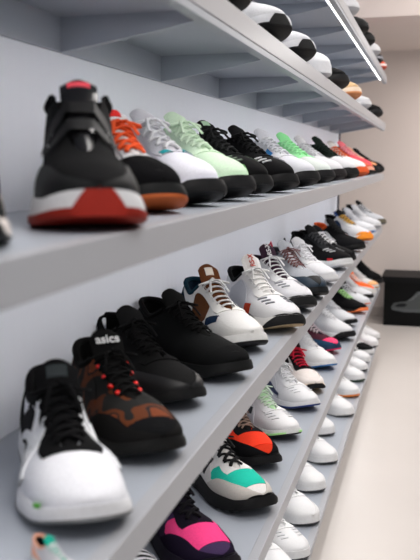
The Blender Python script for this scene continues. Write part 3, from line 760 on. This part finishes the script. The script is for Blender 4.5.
white(375, 343, 'white sneaker with orange stripes on lowest shelf', y=4.78, psi=42, sc=.97, stripes='e0602c:leather', out='1b1b1d:rubber', det=1)
white(376.5, 336.5, 'white sneaker with black heel at far end of lowest shelf', y=4.985, psi=42, sc=.97, heel='17171a', quarter='17171a', det=1)
# --- shelf T1 (second)
X1 = -.308
P1 = dict(style='chunky', xt=X1)
place('T1', 231, 0, 42, 'black sneaker tip, nearest on the second shelf', S1, xt=X1, up='141416', lin='101012', lace='1a1a1c:lace', mid='161618:rubber', out='101012:rubber')
place('T1', 273, 32, 42, 'white sneaker with large black toe bumper and black lace dots, second shelf', S1, xt=X1, style='chunky', up='dfe0e4', lin='141416', lace='1a1a1c:lace', mid='dcdde2:rubber', out='141416:rubber', bumper='121214:rubber', bt=.988, bu=.10, stay='e6e6ea', wrap=('c4c6cc:rubber', .9, .99, .3, .85))
place('T1', 301, 56, 42, 'white sneaker with black toe and black collar, second shelf', S1, xt=X1, style='chunky', up='dcdde2', lin='141416', lace='e8e8ec:lace', mid='dedee2:rubber', out='141416:rubber', bumper='131315:rubber', bt=.988, bu=.10, quarter='1a1a1c', det=1)
place('T1', 322, 71, 42, 'plain white round-toed sneaker on second shelf', S1, xt=X1, style='court', hk=1.15, up='e2e3e7:leather', lin='b0b2b8', lace='e8e8ec:lace', mid='e4e4e8:rubber', out='cfd0d4:rubber', det=1)
place('T1', 339, 84, 42, 'black sneaker with red and mint trim on second shelf', S1, xt=X1, style='chunky', up='171719', lin='b8442c', lace='8fc8a8:lace', mid='19191b:rubber', out='2a2422:rubber', spot=('d8442c:gloss', .5, .5, .62, .4, .014), det=1)
place('T1', 353, 96, 42, 'orange and tan sneaker with black heel on second shelf', S1, xt=X1, style='chunky', up='c8a880', lin='19191b', lace='1c1c1e:lace', mid='e6d2bc:rubber', out='d89060:rubber', quarter='1d1d1f', heel='19191b', det=1)
place('T1', 365.5, 107, 42, 'white sneaker with small black marks, far part of second shelf', S1, xt=X1, up='e0e1e4', lin='1c1c1e', lace='1a1a1c:lace', mid='e2e2e6:rubber', out='d0d0d4:rubber', stripes='1b1b1d:leather', det=1)
place('T1', 377, 117, 42, 'white sneaker with black toe at the far end of second shelf', S1, xt=X1, style='chunky', up='d4d8d8', lin='141416', lace='1c1c1e:lace', mid='17171a:rubber', out='101012:rubber', cap='141416', capt=.80, quarter='1a1c1c', det=1)
# --- shelf T0 (topmost)
place('T0', 350, 8, 42, 'white laced sneaker, nearest on the topmost shelf', S0, xt=X1, style='chunky', up='e4e4e8', lin='d0d0d4', lace='f0f0f2:lace', mid='e4e4e8:rubber', out='d8d8dc:rubber', det=1)
place('T0', 361, 24, 42, 'black glossy sneaker on the topmost shelf, beside the white laced one', S0, xt=X1, style='chunky', up='131315:leather', lin='0e0e10', lace='1a1a1c:lace', mid='161618:rubber', out='101012:rubber', det=1)
place('T0', 368, 36, 42, 'black matte sneaker on the topmost shelf, middle of the row', S0, xt=X1, style='chunky', up='19191b', lin='0e0e10', lace='2a2a2c:lace', mid='1b1b1d:rubber', out='141416:rubber', det=1)
place('T0', 374, 46, 42, 'white sneaker on the topmost shelf between two dark sneakers', S0, xt=X1, style='chunky', up='e6e6ea', lin='d0d0d4', lace='eeeef0:lace', mid='e6e6e8:rubber', out='d8d8dc:rubber', det=1)
place('T0', 378.5, 54, 42, 'black sneaker with grey sole, last but one on topmost shelf', S0, xt=X1, style='runner', up='1a1a1d', lin='101012', lace='3a3a3e:lace', mid='8a8a90:rubber', out='2a2a2c:rubber', det=1)
place('T0', 382.5, 62, 42, 'orange red sneaker at the far end of topmost shelf', S0, xt=X1, style='runner', up='e0583a', lin='8a2c1c', lace='eac8c0:lace', mid='e8d8d4:rubber', out='c84a30:rubber', det=1)
# ------------------------------------------------------------------ camera and view
cd = bpy.data.cameras.new('camera'); cam = bpy.data.objects.new('camera', cd); COL.objects.link(cam)
cd.sensor_fit = 'AUTO'; cd.sensor_width = 36; cd.lens = F*36/560; cd.clip_start = .02
cam.matrix_world = Matrix(((right.x, up.x, -fwd.x, 0), (right.y, up.y, -fwd.y, 0), (right.z, up.z, -fwd.z, CAMZ), (0, 0, 0, 1)))
cd.dof.use_dof = True; cd.dof.focus_distance = 1.95; cd.dof.aperture_fstop = cd.lens/1000/.0090
SC.camera = cam
vs = SC.view_settings; vs.view_transform = 'Standard'; vs.look = 'None'; vs.gamma = 1; vs.use_curve_mapping = False; vs.exposure = .38
SC.cycles.use_denoising = True
SC.cycles.max_bounces = 8
